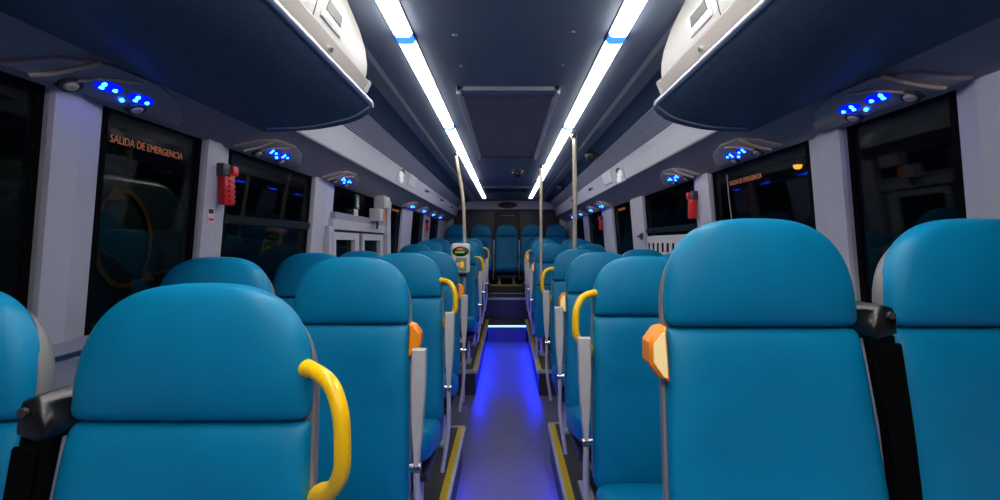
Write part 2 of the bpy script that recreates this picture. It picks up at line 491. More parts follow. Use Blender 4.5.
plinth('trim_4', 1, 4.31, 7.19, .310, 'raised seat platform on the slotted-panel side, further back', 'bluestrip', True)
base1 = zb(.052)-.08
struct(link('trim_5', B(.46, 1.335, -.2, 1.12, H-1.3, base1), 'darkgrey'), 'wheel arch box under the front seats', 'wheel arch')
# steps at the back
bm = B(-.293, .308, 6.67, 7.19, 0, H-1.30)
st = struct(link('trim_6', bm, 'tread'), 'first step up to the rear deck', 'step')
link('tread_mat', B(-.18, .20, 6.78, 7.12, H-1.30, H-1.296), 'darkgrey', st)
sl = empty('step_light', (.01, 6.665, H-1.315), 'row of bluish white lights under the first step edge', 'step light')
link('strip', B(-.298, .295, -.006, .004, -.020, .012), 'darkgrey', sl)
bm = bmesh.new()
for k in range(24):
    x = -.286+.572*k/23
    box(bm, x-.0085, x+.0085, -.012, -.004, -.014, .012)
link('bulbs', bm, 'stepled', sl)
bm = B(-1.335, 1.335, 7.2, 8.85, 0, H-.94)
st = struct(link('trim_7', bm, 'darkgrey'), 'rear deck riser and tread', 'step')
link('tread_mat', B(-.19, .21, 7.35, 7.75, H-.94, H-.936), 'tread', st)
link('nosing', B(-.31, .32, 7.19, 7.22, H-.97, H-.934), 'silver', st)
bm = B(-1.335, 1.335, 7.92, 8.85, H-.94, zb(.372)-.02)
st = struct(link('trim_8', bm, 'darkgrey'), 'top step under the rear bench', 'step')
link('edge_strip', B(-.30, .31, 7.905, 7.935, zb(.372)-.04, zb(.372)-.017), 'strip_yellow', st)
link('nosing', B(-.30, .31, 7.80, 7.835, H-.94, H-.928), 'silver', st)

# ------------------------------------------------------------------ setting: side walls, pillars, windows
def xw(z): return 1.245 + (.43-z)*.083
SILL = -.29; TOP = .43
def wall(nm, sx, label):
    bm = bmesh.new()
    pr = [(1.33, -1.62), (1.33, -.34), (1.29, -.325), (1.29, SILL), (1.46, SILL), (1.46, -1.62)]
    sweep(bm, [(sx*x, z+H) for x, z in pr], -2.6, 8.9, True)
    pr = [(1.235, TOP), (1.235, .98), (1.46, .98), (1.46, TOP)]
    sweep(bm, [(sx*x, z+H) for x, z in pr], -2.6, 8.9, True)
    struct(link(nm, bm, 'wall'), label, 'wall')
wall('wall_left', -1, 'pale grey side wall under the windows, validator side')
wall('wall_right', 1, 'pale grey side wall under the windows, slotted-panel side')

def pillar(nm, sx, y0, y1, y2, label):
    zs = (SILL, TOP+.03); y0, y1, y2 = y0*1.012, y1*1.012, y2*1.012; bm = bmesh.new(); L = []
    for z in zs:
        xi = xw(z)-.012; xo = xw(z)+.06
        pts = [(xo, y0-.004), (xi+.012, y0-.004), (xi, y0), (xi, y1), (xi+.026, y2), (xo, y2)]
        L.append([bm.verts.new((sx*x, y, z+H)) for x, y in pts])
    for k in range(6): bm.faces.new((L[0][k], L[0][(k+1)%6], L[1][(k+1)%6], L[1][k]))
    bm.faces.new(L[0]); bm.faces.new(L[1])
    return struct(link(nm, bm, 'pillar'), label, 'pillar')

wn = [0]; tn = [8]
def window(sx, y0, y1, label, zlo=SILL, bars=(), hopper=False):
    wn[0] += 1
    e = empty('window_%d' % wn[0], (0, 0, 0), label, 'window', None, 'structure')
    def f(y, z, d): return (sx*(xw(z)+.018+d), y, z+H)
    bm = pillow([(y0, zlo), (y1, zlo), (y1, TOP+.02), (y0, TOP+.02)], [(0, 0), (0, .006)], f)
    link('pane', bm, 'glass', e)
    # rubber border
    bm = bmesh.new()
    o = [(y0, zlo), (y1, zlo), (y1, TOP+.02), (y0, TOP+.02)]; i = inset2(o, .022)
    vs = [[bm.verts.new(f(p[0], p[1], d)) for p in q] for q, d in ((o, -.004), (i, -.004), (i, .0), (o, .0))]
    for k in range(4):
        j = (k+1) % 4
        for a in range(4):
            b = (a+1) % 4; bm.faces.new((vs[a][k], vs[a][j], vs[b][j], vs[b][k]))
    link('window_seal', bm, 'blackrubber', e)
    for z in bars:
        bm = pillow([(y0, z-.02), (y1, z-.02), (y1, z+.02), (y0, z+.02)], [(.004, -.018), (0, -.014), (0, 0)], f)
        link('window_bar', bm, 'black', e)
    return e
LP = [(-.05, .10, .18), (1.14, 1.213, 1.298), (1.725, 1.80, 1.889), (2.70, 2.87, 3.05), (4.40, 4.47, 4.50), (4.98, 5.28, 5.60), (6.32, 6.72, 6.92), (7.70, 8.60, 8.70)]
RP = [(-.10, .05, .12), (.96, 1.096, 1.165), (1.545, 1.643, 1.733), (2.555, 2.717, 2.80), (3.80, 4.125, 4.25), (4.89, 5.30, 5.50), (6.40, 6.67, 6.85), (7.75, 8.60, 8.70)]
PN = ['beside the camera end', 'ahead of the exit-lettered window', 'behind the exit-lettered window', 'at the slotted panel or door edge', 'past the door or panel', 'by the fifth row', 'by the seventh row', 'at the rear corner']
for sx, ps, nm in ((-1, LP, 'validator side'), (1, RP, 'slotted-panel side')):
    for i, (a, b, c) in enumerate(ps):
        tn[0] += 1
        pillar('trim_%d' % tn[0], sx, a, b, c, 'pale grey window pillar %s, %s' % (PN[i], nm))
    for i in range(len(ps)-1):
        y0, y1 = ps[i][2]*1.012, ps[i+1][0]*1.012-.004
        if sx < 0 and i == 3: continue                      # the middle door
        window(sx, y0, y1, 'dark side window %s, %s' % (['beside the front row', 'lettered SALIDA DE EMERGENCIA', 'after the lettered one', 'in mid bus', 'past the middle', 'beside the sixth row', 'next to the rear'][i], nm),
               bars=(.11,) if (sx < 0 and i == 2) or (sx > 0 and i == 3) else ())

# lettering on the window glass
def text_mesh(s, size):
    c = bpy.data.curves.new('txt', 'FONT'); c.body = s; c.size = size; c.extrude = .0006; c.align_x = 'CENTER'; c.align_y = 'CENTER'
    c.space_character = 1.0
    o = bpy.data.objects.new('txt', c); COL.objects.link(o)
    dg = bpy.context.evaluated_depsgraph_get(); dg.update()
    me = bpy.data.meshes.new_from_object(o.evaluated_get(dg))
    bpy.data.objects.remove(o); bpy.data.curves.remove(c)
    return me
def exit_text(sx, y, z, width, label):
    me = text_mesh('SALIDA DE EMERGENCIA', .036)
    w = max(v.co.x for v in me.vertices)-min(v.co.x for v in me.vertices)
    k = width/w
    for v in me.vertices: v.co.x *= k
    me.name = 'exit_lettering'; me.materials.clear(); me.materials.append(M['sticker'])
    o = bpy.data.objects.new('exit_lettering', me); COL.objects.link(o)
    ang = math.atan(.083)
    ex = Vector((0, -sx, 0)); ez = Vector((sx*-.083, 0, 1)).normalized(); en = ex.cross(ez)
    o.matrix_world = Matrix(((ex.x, ez.x, en.x, sx*(xw(z)+.013)), (ex.y, ez.y, en.y, y), (ex.z, ez.z, en.z, z+H), (0, 0, 0, 1)))
    tag(o, label, 'window lettering', 'emergency exit letterings')
exit_text(-1, 1.495, .335, .30, 'orange SALIDA DE EMERGENCIA lettering on the window behind the front seats, validator side')
exit_text(1, 2.24, .335, .30, 'orange SALIDA DE EMERGENCIA lettering on the slotted-panel side, nearer one')
exit_text(-1, 4.80, .37, .28, 'small far SALIDA DE EMERGENCIA lettering past the middle door')
exit_text(1, 4.62, .37, .28, 'small far SALIDA DE EMERGENCIA lettering past the slotted panel')

# ------------------------------------------------------------------ middle door (validator side)
d0 = empty('door_1', (0, 0, 0), 'middle door with white framed leaves and glass above', 'door', None, 'structure')
def dbox(y0, y1, z0, z1, x0, x1): return B(-x1, -x0, y0, y1, z0+H, z1+H)
def fl(y, z, d): return (-(xw(z)+.03+d), y, z+H)
link('pane', pillow([(3.05, .2), (4.38, .2), (4.38, .45), (3.05, .45)], [(0, 0), (0, .006)], fl), 'glass', d0)
link('sill', dbox(3.03, 4.40, .175, .225, 1.232, 1.36), 'wall', d0)
link('header', dbox(3.0, 4.40, .10, .176, 1.235, 1.36), 'pillar', d0)
link('post', dbox(2.93, 3.02, -1.55, .12, 1.235, 1.36), 'pillar', d0)
link('post', dbox(4.28, 4.40, -1.55, .44, 1.21, 1.36), 'pillar', d0)
link('gap_seal', dbox(2.98, 4.28, .07, .10, 1.25, 1.36), 'black', d0)
for y0, y1 in ((2.99, 3.52), (3.60, 4.20)):
    bm = bmesh.new()
    box(bm, -1.30, -1.23, y0, y1, .025+H, .08+H)
    box(bm, -1.30, -1.23, y0, y1, -1.55+H, -1.30+H)
    box(bm, -1.30, -1.23, y0, y0+.05, -1.30+H, .025+H)
    box(bm, -1.30, -1.23, y1-.10, y1, -1.30+H, .025+H)
    lf = tag(link('leaf', bm, 'pillar', d0), 'white frame of a door leaf')
    link('pane', dbox(y0+.05, y1-.10, -1.30, .025, 1.262, 1.268), 'glass', lf)
link('meeting_seal', dbox(3.52, 3.60, -1.55, .08, 1.25, 1.31), 'black', d0)
# control boxes by the door
cb = empty('door_control_box', (-1.19, 3.86, .26+H), 'white box with an orange side beside the middle door glass', 'control box')
link('case', B(-.05, .05, -.06, .09, -.06, .055, bev=.008), 'white', cb, 40)
tag(link('label_plate', B(.05, .054, .03, .085, -.04, .04), 'orange', cb), 'orange plate')
link('cable', tube(bmesh.new(), smooth_path([(0, .0, -.06), (.005, .01, -.09), (0, .0, -.13)]), .012, 8), 'black', cb, 40)
cb = empty('door_motor_cover', (-1.19, 4.03, .385+H), 'upper cream box above the door control box', 'motor cover')
link('case', B(-.05, .05, -.10, .10, -.06, .06, bev=.008), 'pillar', cb, 40)
link('lid', B(.05, .053, -.08, .08, -.045, .045), 'white', cb)
sg = empty('green_reflection', (-1.255, 3.55, .345+H), 'small green reflection on the middle door glass, built as a plate', 'sign')  # reflection in the glass, modelled as a green plate with a figure
link('plate', B(-.006, .0, -.04, .04, -.06, .06), 'green', sg)
bm = bmesh.new(); box(bm, 0, .002, -.012, .012, -.03, .015); bm2 = cyl(bm, (0, 0, .028), (1, 0, 0), .010, .002, 12)
box(bm, 0, .002, -.022, -.008, -.045, -.02); box(bm, 0, .002, .006, .022, -.045, -.025); link('figure', bm, 'paper', sg)
nt_ = empty('reflection', (-1.25, 3.50, .25+H), 'small white notice under the green one, built as a sheet', 'reflection')  # white part of the same reflection, modelled as a sheet with a bar
link('sheet', B(-.004, 0, -.045, .045, -.03, .03), 'paper', nt_)
link('lines', B(0, .001, -.03, .03, -.004, .0), 'darkgrey', nt_)

# ------------------------------------------------------------------ setting: ceiling and ducts
struct(link('ceiling', B(-.70, .70, -2.6, 8.85, .87+H, .93+H), 'ceiling'), 'dark slate ceiling panel between the side ducts', 'ceiling')
def duct(nm, sx, label, off):
    e = empty(nm, (0, 0, 0), label, 'air duct', None, 'structure')
    Y0, Y1 = -2.6, 8.80
    def part(pn, pts, m, t=.012):
        pr = slab_profile(pts, t)
        link(pn, sweep(bmesh.new(), [(sx*x, z+H) for x, z in pr], Y0, Y1, True), m, e)
    part('channel', [(.61+off, .869), (.628+off, .855), (.695+off, .845), (.705+off, .858)], 'channel', -.012)
    part('upper_panel', [(.70+off, .858), (.885, .822)], 'navy', -.012)
    rib = []
    a = Vector((.885, .822)); b = Vector((.992, .715)); n = Vector((-1, -1)).normalized()
    K = 9
    for k in range(K):
        for t, h in ((0, 0), (.25, .0055), (.6, .0055), (.85, 0)):
            q = a+(b-a)*((k+t)/K)+n*h; rib.append((q.x, q.y))
    rib.append((b.x, b.y))
    part('ribbed_panel', rib, 'ribbed', -.012)
    part('lower_panel', [(.992, .715), (1.012, .66), (1.040, .56)], 'ducting', -.012)
    part('edge_trim', [(1.040, .562), (1.036, .548), (1.050, .540)], 'channel', -.012)
    part('underside', [(1.046, .545), (1.10, .512), (1.18, .463), (1.245, .424)], 'under', -.012)
    return e
duct('trim_31', -1, 'side air duct with ribbed panel over the windows, validator side', .012)
duct('trim_32', 1, 'side air duct with ribbed panel over the windows, slotted-panel side', .048)

# rear wall
rw = struct(link('wall_rear', B(-1.46, 1.46, 8.80, 8.90, -1.6+H, .98+H), 'rearglass'), 'dark rear wall behind the last seats', 'wall')
def fr(x, z, d): return (x, 8.80-d, z+H)
link('header', pillow([(-1.06, .69), (1.06, .69), (.93, .87), (-.93, .87)], [(0, 0), (0, .16), (.012, .172)], fr), 'ducting', rw)
link('panel', pillow(rrect(-.25, .27, -.3, .64, .04), [(0, 0), (0, .02), (.01, .03)], fr), 'darkgrey', rw)
link('panel_strip', B(-.10, .16, 8.755, 8.77, .565+H, .578+H), 'lip', rw)
link('side_panel', B(-1.24, -1.10, 8.70, 8.80, -.6+H, .54+H), 'pillar', rw)
link('side_panel', B(1.10, 1.24, 8.70, 8.80, -.6+H, .54+H), 'pillar', rw)
struct(link('wall_front', B(-1.46, 1.46, -2.7, -2.6, -.06, .98+H), 'darkgrey'), 'front bulkhead behind the camera', 'wall')
v = empty('air_vent', (.02, 8.62, .775+H), 'oval black vent on the rear header above the middle seat', 'vent')
fv = lambda a, b, d: (a, -d, b)
link('surround', pillow(ellipse(0, 0, .20, .062), [(0, -.005), (0, .008), (.012, .012)], fv), 'black', v, 40)
bm = bmesh.new()
for k in range(5):
    z = -.036+.018*k; w = .17*math.sqrt(max(0, 1-(z/.055)**2)); box(bm, -w, w, -.018, -.010, z-.003, z+.003)
link('louvres', bm, 'grille', v)

# ------------------------------------------------------------------ ceiling fittings
def lamp_run(sx, x, nm):
    ys = [-2.28, -.92, .42, 1.77, 3.14, 4.52, 5.88, 7.24, 8.10]
    where = ['over the camera end', 'just ahead of the front row', 'above the front row', 'past the first blue lamp', 'beside the roof hatch', 'behind the hatch', 'over the sixth row', 'at the far end']
    short = ['over the camera', 'just ahead', 'above row one', 'first in view', 'beside the hatch', 'behind the hatch', 'over row six']
    for i in range(8):
        y0, y1 = ys[i]+.03, ys[i+1]-.03
        yc = (y0+y1)/2; h = (y1-y0)/2
        e = empty('ceiling_light', (x, yc, .87+H), 'white light strip %s, %s' % (where[i], nm), 'ceiling light', 'white ceiling light strips')
        bm = pillow([(-.035, .006), (-.035, -.012), (-.026, -.020), (.026, -.020), (.035, -.012), (.035, .006)], [(.0, -h+.004), (0, h-.004)], lambda a, b, d: (a, d, b))
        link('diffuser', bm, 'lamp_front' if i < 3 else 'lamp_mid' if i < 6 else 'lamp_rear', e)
        for q in (-.041, .0355): link('side_rail', B(q, q+.0055, -h, h, -.005, .004), 'trimsilver', e)
        if i < 7:
            e = empty('night_light', (x, ys[i+1], .87+H), 'small blue lamp at the far end of the light strip %s, %s' % (short[i], nm), 'night light', 'blue lamps between the strips')
            bm = pillow([(-.037, .006), (-.037, -.013), (-.027, -.022), (.027, -.022), (.037, -.013), (.037, .006)], [(0, -.027), (0, .027)], lambda a, b, d: (a, d, b))
            link('lens', bm, 'bluelens', e)
            for q in (-.043, .0375): link('side_clip', B(q, q+.0055, -.03, .03, -.006, .004), 'darkgrey', e)
lamp_run(-1, -.427, 'validator side'); lamp_run(1, .462, 'slotted-panel side')

h = empty('roof_hatch', (.01, 0, .87+H), 'dark mesh roof hatch in a pale frame between the light strips', 'roof hatch')
bm = bmesh.new()
y0, y1, w = 2.34, 4.22, .285
box(bm, -w, w, y0, y0+.07, -.022, .0); link('front_frame', bm, 'ribbed', h); bm = B(-w, w, y1-.04, y1, -.022, .0)
link('rear_frame', bm, 'ceiling', h)
for s in (-1, 1):
    a, b = sorted((s*w, s*(w-.022)))
    bm = sweep(bmesh.new(), [(s*(w+.004), 0), (s*(w+.004), -.042), (s*(w-.004), -.042), (s*(w-.03), -.004), (s*(w-.03), 0)], y0, y1, True)
    tag(link('side_rail', bm, 'white', h), 'bright silver side rail')
link('mesh_panel', B(-w+.022, w-.022, y0+.07, y1-.04, -.012, -.002), 'hatchmesh', h)
bm = B(-w+.022, w-.022, y0+.06, y0+.075, -.03, -.01); link('lip', bm, 'navy', h)
for s in (-1, 1):
    for yy in (2.95, 4.05):
        link('indicator', B(s*(w+.004)-.006, s*(w+.004)+.006, yy, yy+.03, -.024, -.004), 'bluelens', h)
v = empty('ceiling_vent', (.01, 6.75, .87+H), 'wide flat ceiling vent near the rear', 'vent')
bm = bmesh.new(); box(bm, -.36, .36, -.30, -.26, -.03, 0); box(bm, -.36, .36, .26, .30, -.03, 0); box(bm, -.36, -.32, -.26, .26, -.03, 0); box(bm, .32, .36, -.26, .26, -.03, 0)
link('frame', bm, 'ceiling', v)
link('grille', B(-.32, .32, -.26, .26, -.014, 0), 'grille', v)
bm = bmesh.new()
for k in range(8): box(bm, -.32, .32, -.23+k*.06, -.215+k*.06, -.022, -.012)
link('louvres', bm, 'navy', v)

def dome(nm, x, y, z, r, label, m='black'):
    e = empty(nm, (x, y, z+H), label, 'camera', 'ceiling cameras')
    link('base', cyl(bmesh.new(), (0, 0, 0), (0, 0, -1), r*1.25, r*.5, 24), 'darkgrey', e, 40)
    prof = [(r*math.cos(a), -r*.5-r*math.sin(a)) for a in [PI/2*k/6 for k in range(7)]]
    bm = tube(bmesh.new(), [(0, 0, q[1]) for q in prof], [max(q[0], .0008) for q in prof], 20)
    link('dome', bm, m, e, 60)
    bm = cyl(bmesh.new(), (-r*.1, -r*.95, -r*.85), (-.1, -1, -.2), r*.32, r*.12, 14)
    link('lens', bm, 'chrome', e, 40)
dome('camera_dome', .13, 5.02, .87, .058, 'black camera dome on the ceiling behind the hatch')
dome('camera_dome', .795, 3.95, .832, .045, 'black camera dome on the duct above the white badge')
dome('camera_dome', .80, 6.2, .832, .045, 'small dark dome further back on the duct')
for i, (px, py) in enumerate(((455, 35), (462, 66), (572, 32), (562, 65))):
    y = 421*.87/(243-py); x = (px-506.5)*y/421
    e = empty('ceiling_stud', (x, y, .87+H), 'small round stud on the ceiling ahead of the hatch, %s' % ['validator side, nearer', 'validator side, closer to the hatch', 'slotted-panel side, nearer', 'slotted-panel side, closer to the hatch'][i], 'stud', 'ceiling studs')
    link('head', cyl(bmesh.new(), (0, 0, 0), (0, 0, -1), .012, .006, 16, .009), 'ceiling', e, 30)
    link('slot', B(-.006, .006, -.001, .001, -.0075, -.005), 'darkgrey', e)

# ------------------------------------------------------------------ luggage racks
def rack(sx, k, nm):
    e = empty('luggage_rack', (0, 0, 0), 'overhead luggage rack with white lid and navy underside, %s' % nm, 'luggage rack', 'luggage racks')
    YN = -2.55; X = lambda x: sx*(x+k*max(0, 1-(x-.6)/.5))
    bot = [(1.095, .501), (1.05, .503), (.95, .512), (.87, .522), (.80, .536), (.73, .553), (.675, .572), (.63, .597), (.606, .616)]
    def yend(x): return 1.945-.0*x-.05*max(0, (x-.75)/.36)**1.5-.03*max(0, (.66-x)/.06)**2
    # underside: solid tray with a curved far end
    bm = bmesh.new(); lo = []; up = []
    for x, z in bot: lo.append((x, z)); up.append((x, z+.028))
    R = []
    for arr in (lo, up): R.append([[bm.verts.new((X(x), yy, z+H)) for x, z in arr for yy in [YN if t == 0 else yend(x)]] for t in (0, 1)])
    n = len(bot)
    for i in range(n-1):
        for a in (0, 1): bm.faces.new((R[a][0][i], R[a][0][i+1], R[a][1][i+1], R[a][1][i]))
        for t in (0, 1): bm.faces.new((R[0][t][i], R[0][t][i+1], R[1][t][i+1], R[1][t][i]))
    for i in (0, n-1): bm.faces.new((R[0][0][i], R[0][1][i], R[1][1][i], R[1][0][i]))
    link('underside', bm, 'rackblue', e, 50)
    # silver lip along the aisle edge and round the end
    p = [(X(.603), YN, .622+H), (X(.603), 1.86, .622+H)]
    bm = tube(bmesh.new(), p, .011, 10)
    link('edge_trim', bm, 'trimsilver', e, 60)
    p = smooth_path([(X(.603), 1.86, .622+H), (X(.610), yend(.63)-.055, .613+H)] + [(X(x), yend(x)-.062, z-.001+H) for x, z in bot[::-1][1:-1]], 4)
    bm = tube(bmesh.new(), p, [.011]*4+[.0055]*(len(p)-4), 8)
    link('end_trim', bm, 'trimsilver', e, 60)
    # dark joint and body
    pr = [(1.03, .54), (.645, .622), (.640, .645), (.635, .72), (.60, .86), (.70, .86), (.88, .82), (1.0, .71)]
    bm = sweep(bmesh.new(), [(X(x), z+H) for x, z in pr], YN, 1.55, True)
    link('body', bm, 'black', e)
    # rail below the lid
    pr = [(.640, .648), (.629, .654), (.603, .706), (.606, .712), (.66, .712), (.70, .64)]
    bm = sweep(bmesh.new(), [(X(x), z+H) for x, z in pr], YN, 1.85, True)
    rl = link('rail', bm, 'rail', e)
    link('end_cap', sweep(bmesh.new(), [(X(x), z+H) for x, z in [(.637, .634), (.626, .644), (.598, .708), (.604, .716), (.66, .716), (.70, .636)]], 1.845, 1.866, True), 'trimsilver', rl)
    for y in (1.47, .75):
        bm = cyl(bmesh.new(), (X(.617), y, .677+H), (-sx, 0, -.42), .009, .008, 14)
        link('screw', bm, 'chrome', rl, 40)
    # lid: curved front whose far end sweeps round towards the ceiling
    prof = [(.607, .714), (.600, .735), (.592, .765), (.584, .80), (.576, .835), (.570, .868)]
    def lid(y0, y1, round_end):
        bm = bmesh.new(); G = []
        ends = [0, .004, .016, .045, .10, .19]
        for i, (x, z) in enumerate(prof):
            row = [bm.verts.new((X(x), y0, z+H))]
            ye = y1 - (ends[i]*1.6 if round_end else 0)
            m = 8
            if round_end:
                row.append(bm.verts.new((X(x), ye-.06, z+H)))
                for q in range(1, m+1):
                    a = PI/2*q/m
                    row.append(bm.verts.new((X(x+.05*(1-math.cos(a))), ye-.06+.06*math.sin(a), z+H)))
                row.append(bm.verts.new((X(x+.40), ye, z+H)))
            else: row.append(bm.verts.new((X(x), ye, z+H)))
            G.append(row)
        for a, b in zip(G, G[1:]):
            for q in range(len(a)-1): bm.faces.new((a[q], a[q+1], b[q+1], b[q]))
        r = bmesh.ops.solidify(bm, geom=bm.faces[:], thickness=.004)
        return bm
    l1 = link('lid', lid(1.322, 1.862, True), 'white', e, 50)
    link('lid', lid(YN, 1.316, False), 'white', e, 50)
    # latch: raised surround with a dark finger recess
    def fl2(y, z, d):
        t = (z-.714)/(.868-.714); x = .607-.037*t
        return (X(x-.001-d), y, z+H)
    o = [(1.356, .735), (1.51, .735), (1.51, .802), (1.356, .802)]
    lt = link('latch', pillow(o, [(0, 0), (0, .006), (.008, .010)], fl2), 'white', l1)
    tag(link('recess', pillow([(1.362, .757), (1.488, .757), (1.480, .795), (1.370, .795)], [(0, .008), (.002, .0125)], fl2), 'bronze', lt), 'dark bronze finger recess')
rack(-1, 0, 'validator side')
rack(1, .065, 'slotted-panel side')

# ------------------------------------------------------------------ reading-light units on the duct underside
def unit(sx):
    e = empty('reading_light_unit', (0, 0, 0), 'x', 'reading light', 'reading light units over the windows')
    al = Vector((sx*.860, 0, -.511)).normalized(); nn = Vector((-sx*.511, 0, -.860)).normalized(); uy = Vector((0, 1, 0))
    def f(u, v, w):
        q = al*v+uy*u+nn*w; return (q.x, q.y, q.z)
    o = [(-.27, .205), (-.20, .12), (-.10, .075), (.05, .07), (.17, .10), (.25, .16), (.28, .205)]
    link('housing', pillow(o, [(0, -.002), (0, .010), (.012, .018)], f), 'unit', e, 40)
    p = smooth_path([f(-.215, .200, .02), f(-.185, .155, .024), f(-.16, .115, .022), f(-.13, .080, .012)], 5)
    link('lip', tube(bmesh.new(), p, .006, 8), 'lip', e, 60)
    p = smooth_path([f(-.14, .172, .022), f(-.10, .125, .024), f(-.05, .098, .024), f(.0, .083, .022)], 5)
    link('lip', tube(bmesh.new(), p, .0045, 8), 'lip', e, 60)
    for u0 in (-.055, .055):
        ln = link('reading_lamp', pillow(ellipse(u0, .142, .042, .019, 20), [(0, .012), (0, .020), (.004, .022)], f), 'bluehalo', e, 40)
        for du, dv in ((-.020, -.006), (-.016, .008), (.020, .002)):
            c = Vector(f(u0+du, .142+dv, .021))
            link('bulb', cyl(bmesh.new(), c, nn, .0075, .006, 12, .004), 'bluedot', ln, 40)
    c = Vector(f(.012, .170, .018)); link('switch', cyl(bmesh.new(), c, nn, .006, .006, 10), 'bluedot', e, 40)
    for u0 in (-.13, .075):
        c = Vector(f(u0, .183, .012))
        nz = link('air_nozzle', cyl(bmesh.new(), c, nn, .030, .014, 24, .026), 'darkgrey', e, 40)
        link('nozzle_ring', cyl(bmesh.new(), c+nn*.014, nn, .017, .006, 20, .012), 'lip', nz, 40)
    return e
for sx, ys, nm in ((-1, (1.28, 2.15, 3.05, 5.2, 5.95, 6.7, 7.4), 'validator side'), (1, (1.37, 2.13, 2.93, 5.15, 5.8, 6.6, 7.4), 'slotted-panel side')):
    proto = unit(sx)
    wh = ['nearest, by the luggage rack end', 'second from the luggage rack', 'third from the luggage rack', 'over the fifth row', 'over the sixth row', 'over the seventh row', 'last before the rear wall']
    for i, y in enumerate(ys):
        o = proto if i == 0 else copy_tree(proto)
        o.location = (sx*1.045, y, .543+H)
        o['label'] = 'grey reading light unit with blue lamps, %s, %s' % (wh[i], nm)

# badges, plates and hooks on the duct's lower panel
def on_duct(sx, px, py):
    zz = .62
    for _ in range(4):
        x = 1.012+(.66-zz)*.28; y = x*421/abs(px-506.5); zz = (243-py)*y/421
    return sx*(1.012+(.66-zz)*.28), y, zz
def fdt(sx):
    al = Vector((sx*.27, 0, -.963)); nn = Vector((-sx*.963, 0, -.27))
    return lambda u, v, w: tuple(Vector((0, u, 0))+al*(-v)+nn*w)
for sx, bpx, ppx, hooks, nm in ((-1, (401, 176), (412, 181), ((426, 191), (441, 200), (451, 207)), 'validator side'), (1, (620, 175), (607.6, 178), ((591.6, 189), (574, 200)), 'slotted-panel side')):
    f = fdt(sx)
    x, y, z = on_duct(sx, *bpx)
    e = empty('wall_badge', (x, y, z+H), 'black badge with a glowing white figure on the duct, %s' % nm, 'badge', 'badges on the ducts')
    link('plate', pillow(rrect(-.13, .13, -.07, .07, .015), [(0, -.004), (0, .006)], f), 'ducting', e)
    link('cap', pillow(ellipse(.0, .045, .06, .024, 16), [(0, .006), (0, .012)], f), 'black', e)
    bm = pillow(ellipse(-.03, .012, .065, .030, 16), [(0, .006), (0, .012)], f)
    link('figure', bm, 'badge', e)
    link('figure', pillow(ellipse(.03, -.034, .06, .024, 16), [(0, .006), (0, .012)], f), 'badge', e)
    x, y, z = on_duct(sx, *ppx)
    e = empty('access_plate', (x, y, z+H), 'blank white plate next to the figure badge, %s' % nm, 'plate', 'plates on the ducts')
    link('plate', pillow(rrect(-.16, .16, -.062, .062, .01), [(0, -.004), (0, .006), (.006, .010)], f), 'platewhite', e)
    link('inner_panel', pillow(rrect(-.12, .12, -.045, .045, .006), [(0, .008), (0, .0135)], f), 'platewhite', e)
    for i, hp in enumerate(hooks):
        x, y, z = on_duct(sx, *hp)
        e = empty('coat_hook', (x, y, z+H), 'small dark coat hook on the duct, %s from the white plate, %s' % (['first', 'second', 'third'][i], nm), 'hook', 'coat hooks on the ducts')
        link('plate', pillow(rrect(-.07, .07, -.016, .016, .006), [(0, -.004), (0, .006)], f), 'ribbed', e)
        link('hook', tube(bmesh.new(), smooth_path([f(0, .008, .004), f(0, .0, .03), f(0, -.012, .03)]), .010, 8), 'darkgrey', e, 50)

# ------------------------------------------------------------------ poles, validator, partition
def pole(nm, pts, r, label, lower=None):
    e = empty(nm, (0, 0, 0), label, 'grab pole', 'grab poles')
    link('tube', tube(bmesh.new(), smooth_path(pts, 6), r, 14), 'steel', e, 60)
    t = Vector(pts[-1]); link('ceiling_flange', cyl(bmesh.new(), (t.x, t.y, t.z-.03), (0, 0, 1), r*1.4, .03, 18, r*2.0), 'chrome', e, 40)
    t = Vector(pts[0]); link('foot_flange', cyl(bmesh.new(), (t.x, t.y, t.z), (0, 0, 1), r*2.0, .03, 18, r*1.4), 'chrome', e, 40)
    return e
pole('grab_pole', [(.560, 3.46, .0), (.560, 3.46, 1.0), (.555, 3.42, 2.0), (.547, 3.38, .868+H)], .017, 'straight steel pole behind the fourth row, slotted-panel side')
pole('grab_pole', [(.386, 4.72, H-.452), (.386, 4.72, H+.2), (.386, 4.72, .868+H)], .016, 'slim steel pole rising from the blue partition')
zv = H-.15
pole('grab_pole', [(-.418, 4.06, 0), (-.415, 4.06, .9), (-.406, 4.06, 1.45), (-.406, 4.06, H+.12), (-.415, 4.06, H+.38), (-.445, 4.06, H+.60), (-.495, 4.06, .868+H)], .016, 'bent steel pole that carries the ticket validator')
pa = empty('partition', (0, 0, 0), 'blue upholstered partition board in front of the fifth row', 'partition')
link('board', B(.318, .62, 4.70, 4.745, H-1.05, H-.46, bev=.012), 'fabric', pa, 40)
link('top_rail', B(.315, .625, 4.695, 4.75, H-.472, H-.455), 'fabric_dark', pa)
for x in (.34, .60): link('leg', cyl(bmesh.new(), (x, 4.722, H-1.30), (0, 0, 1), .014, .26, 10), 'silver', pa, 40)

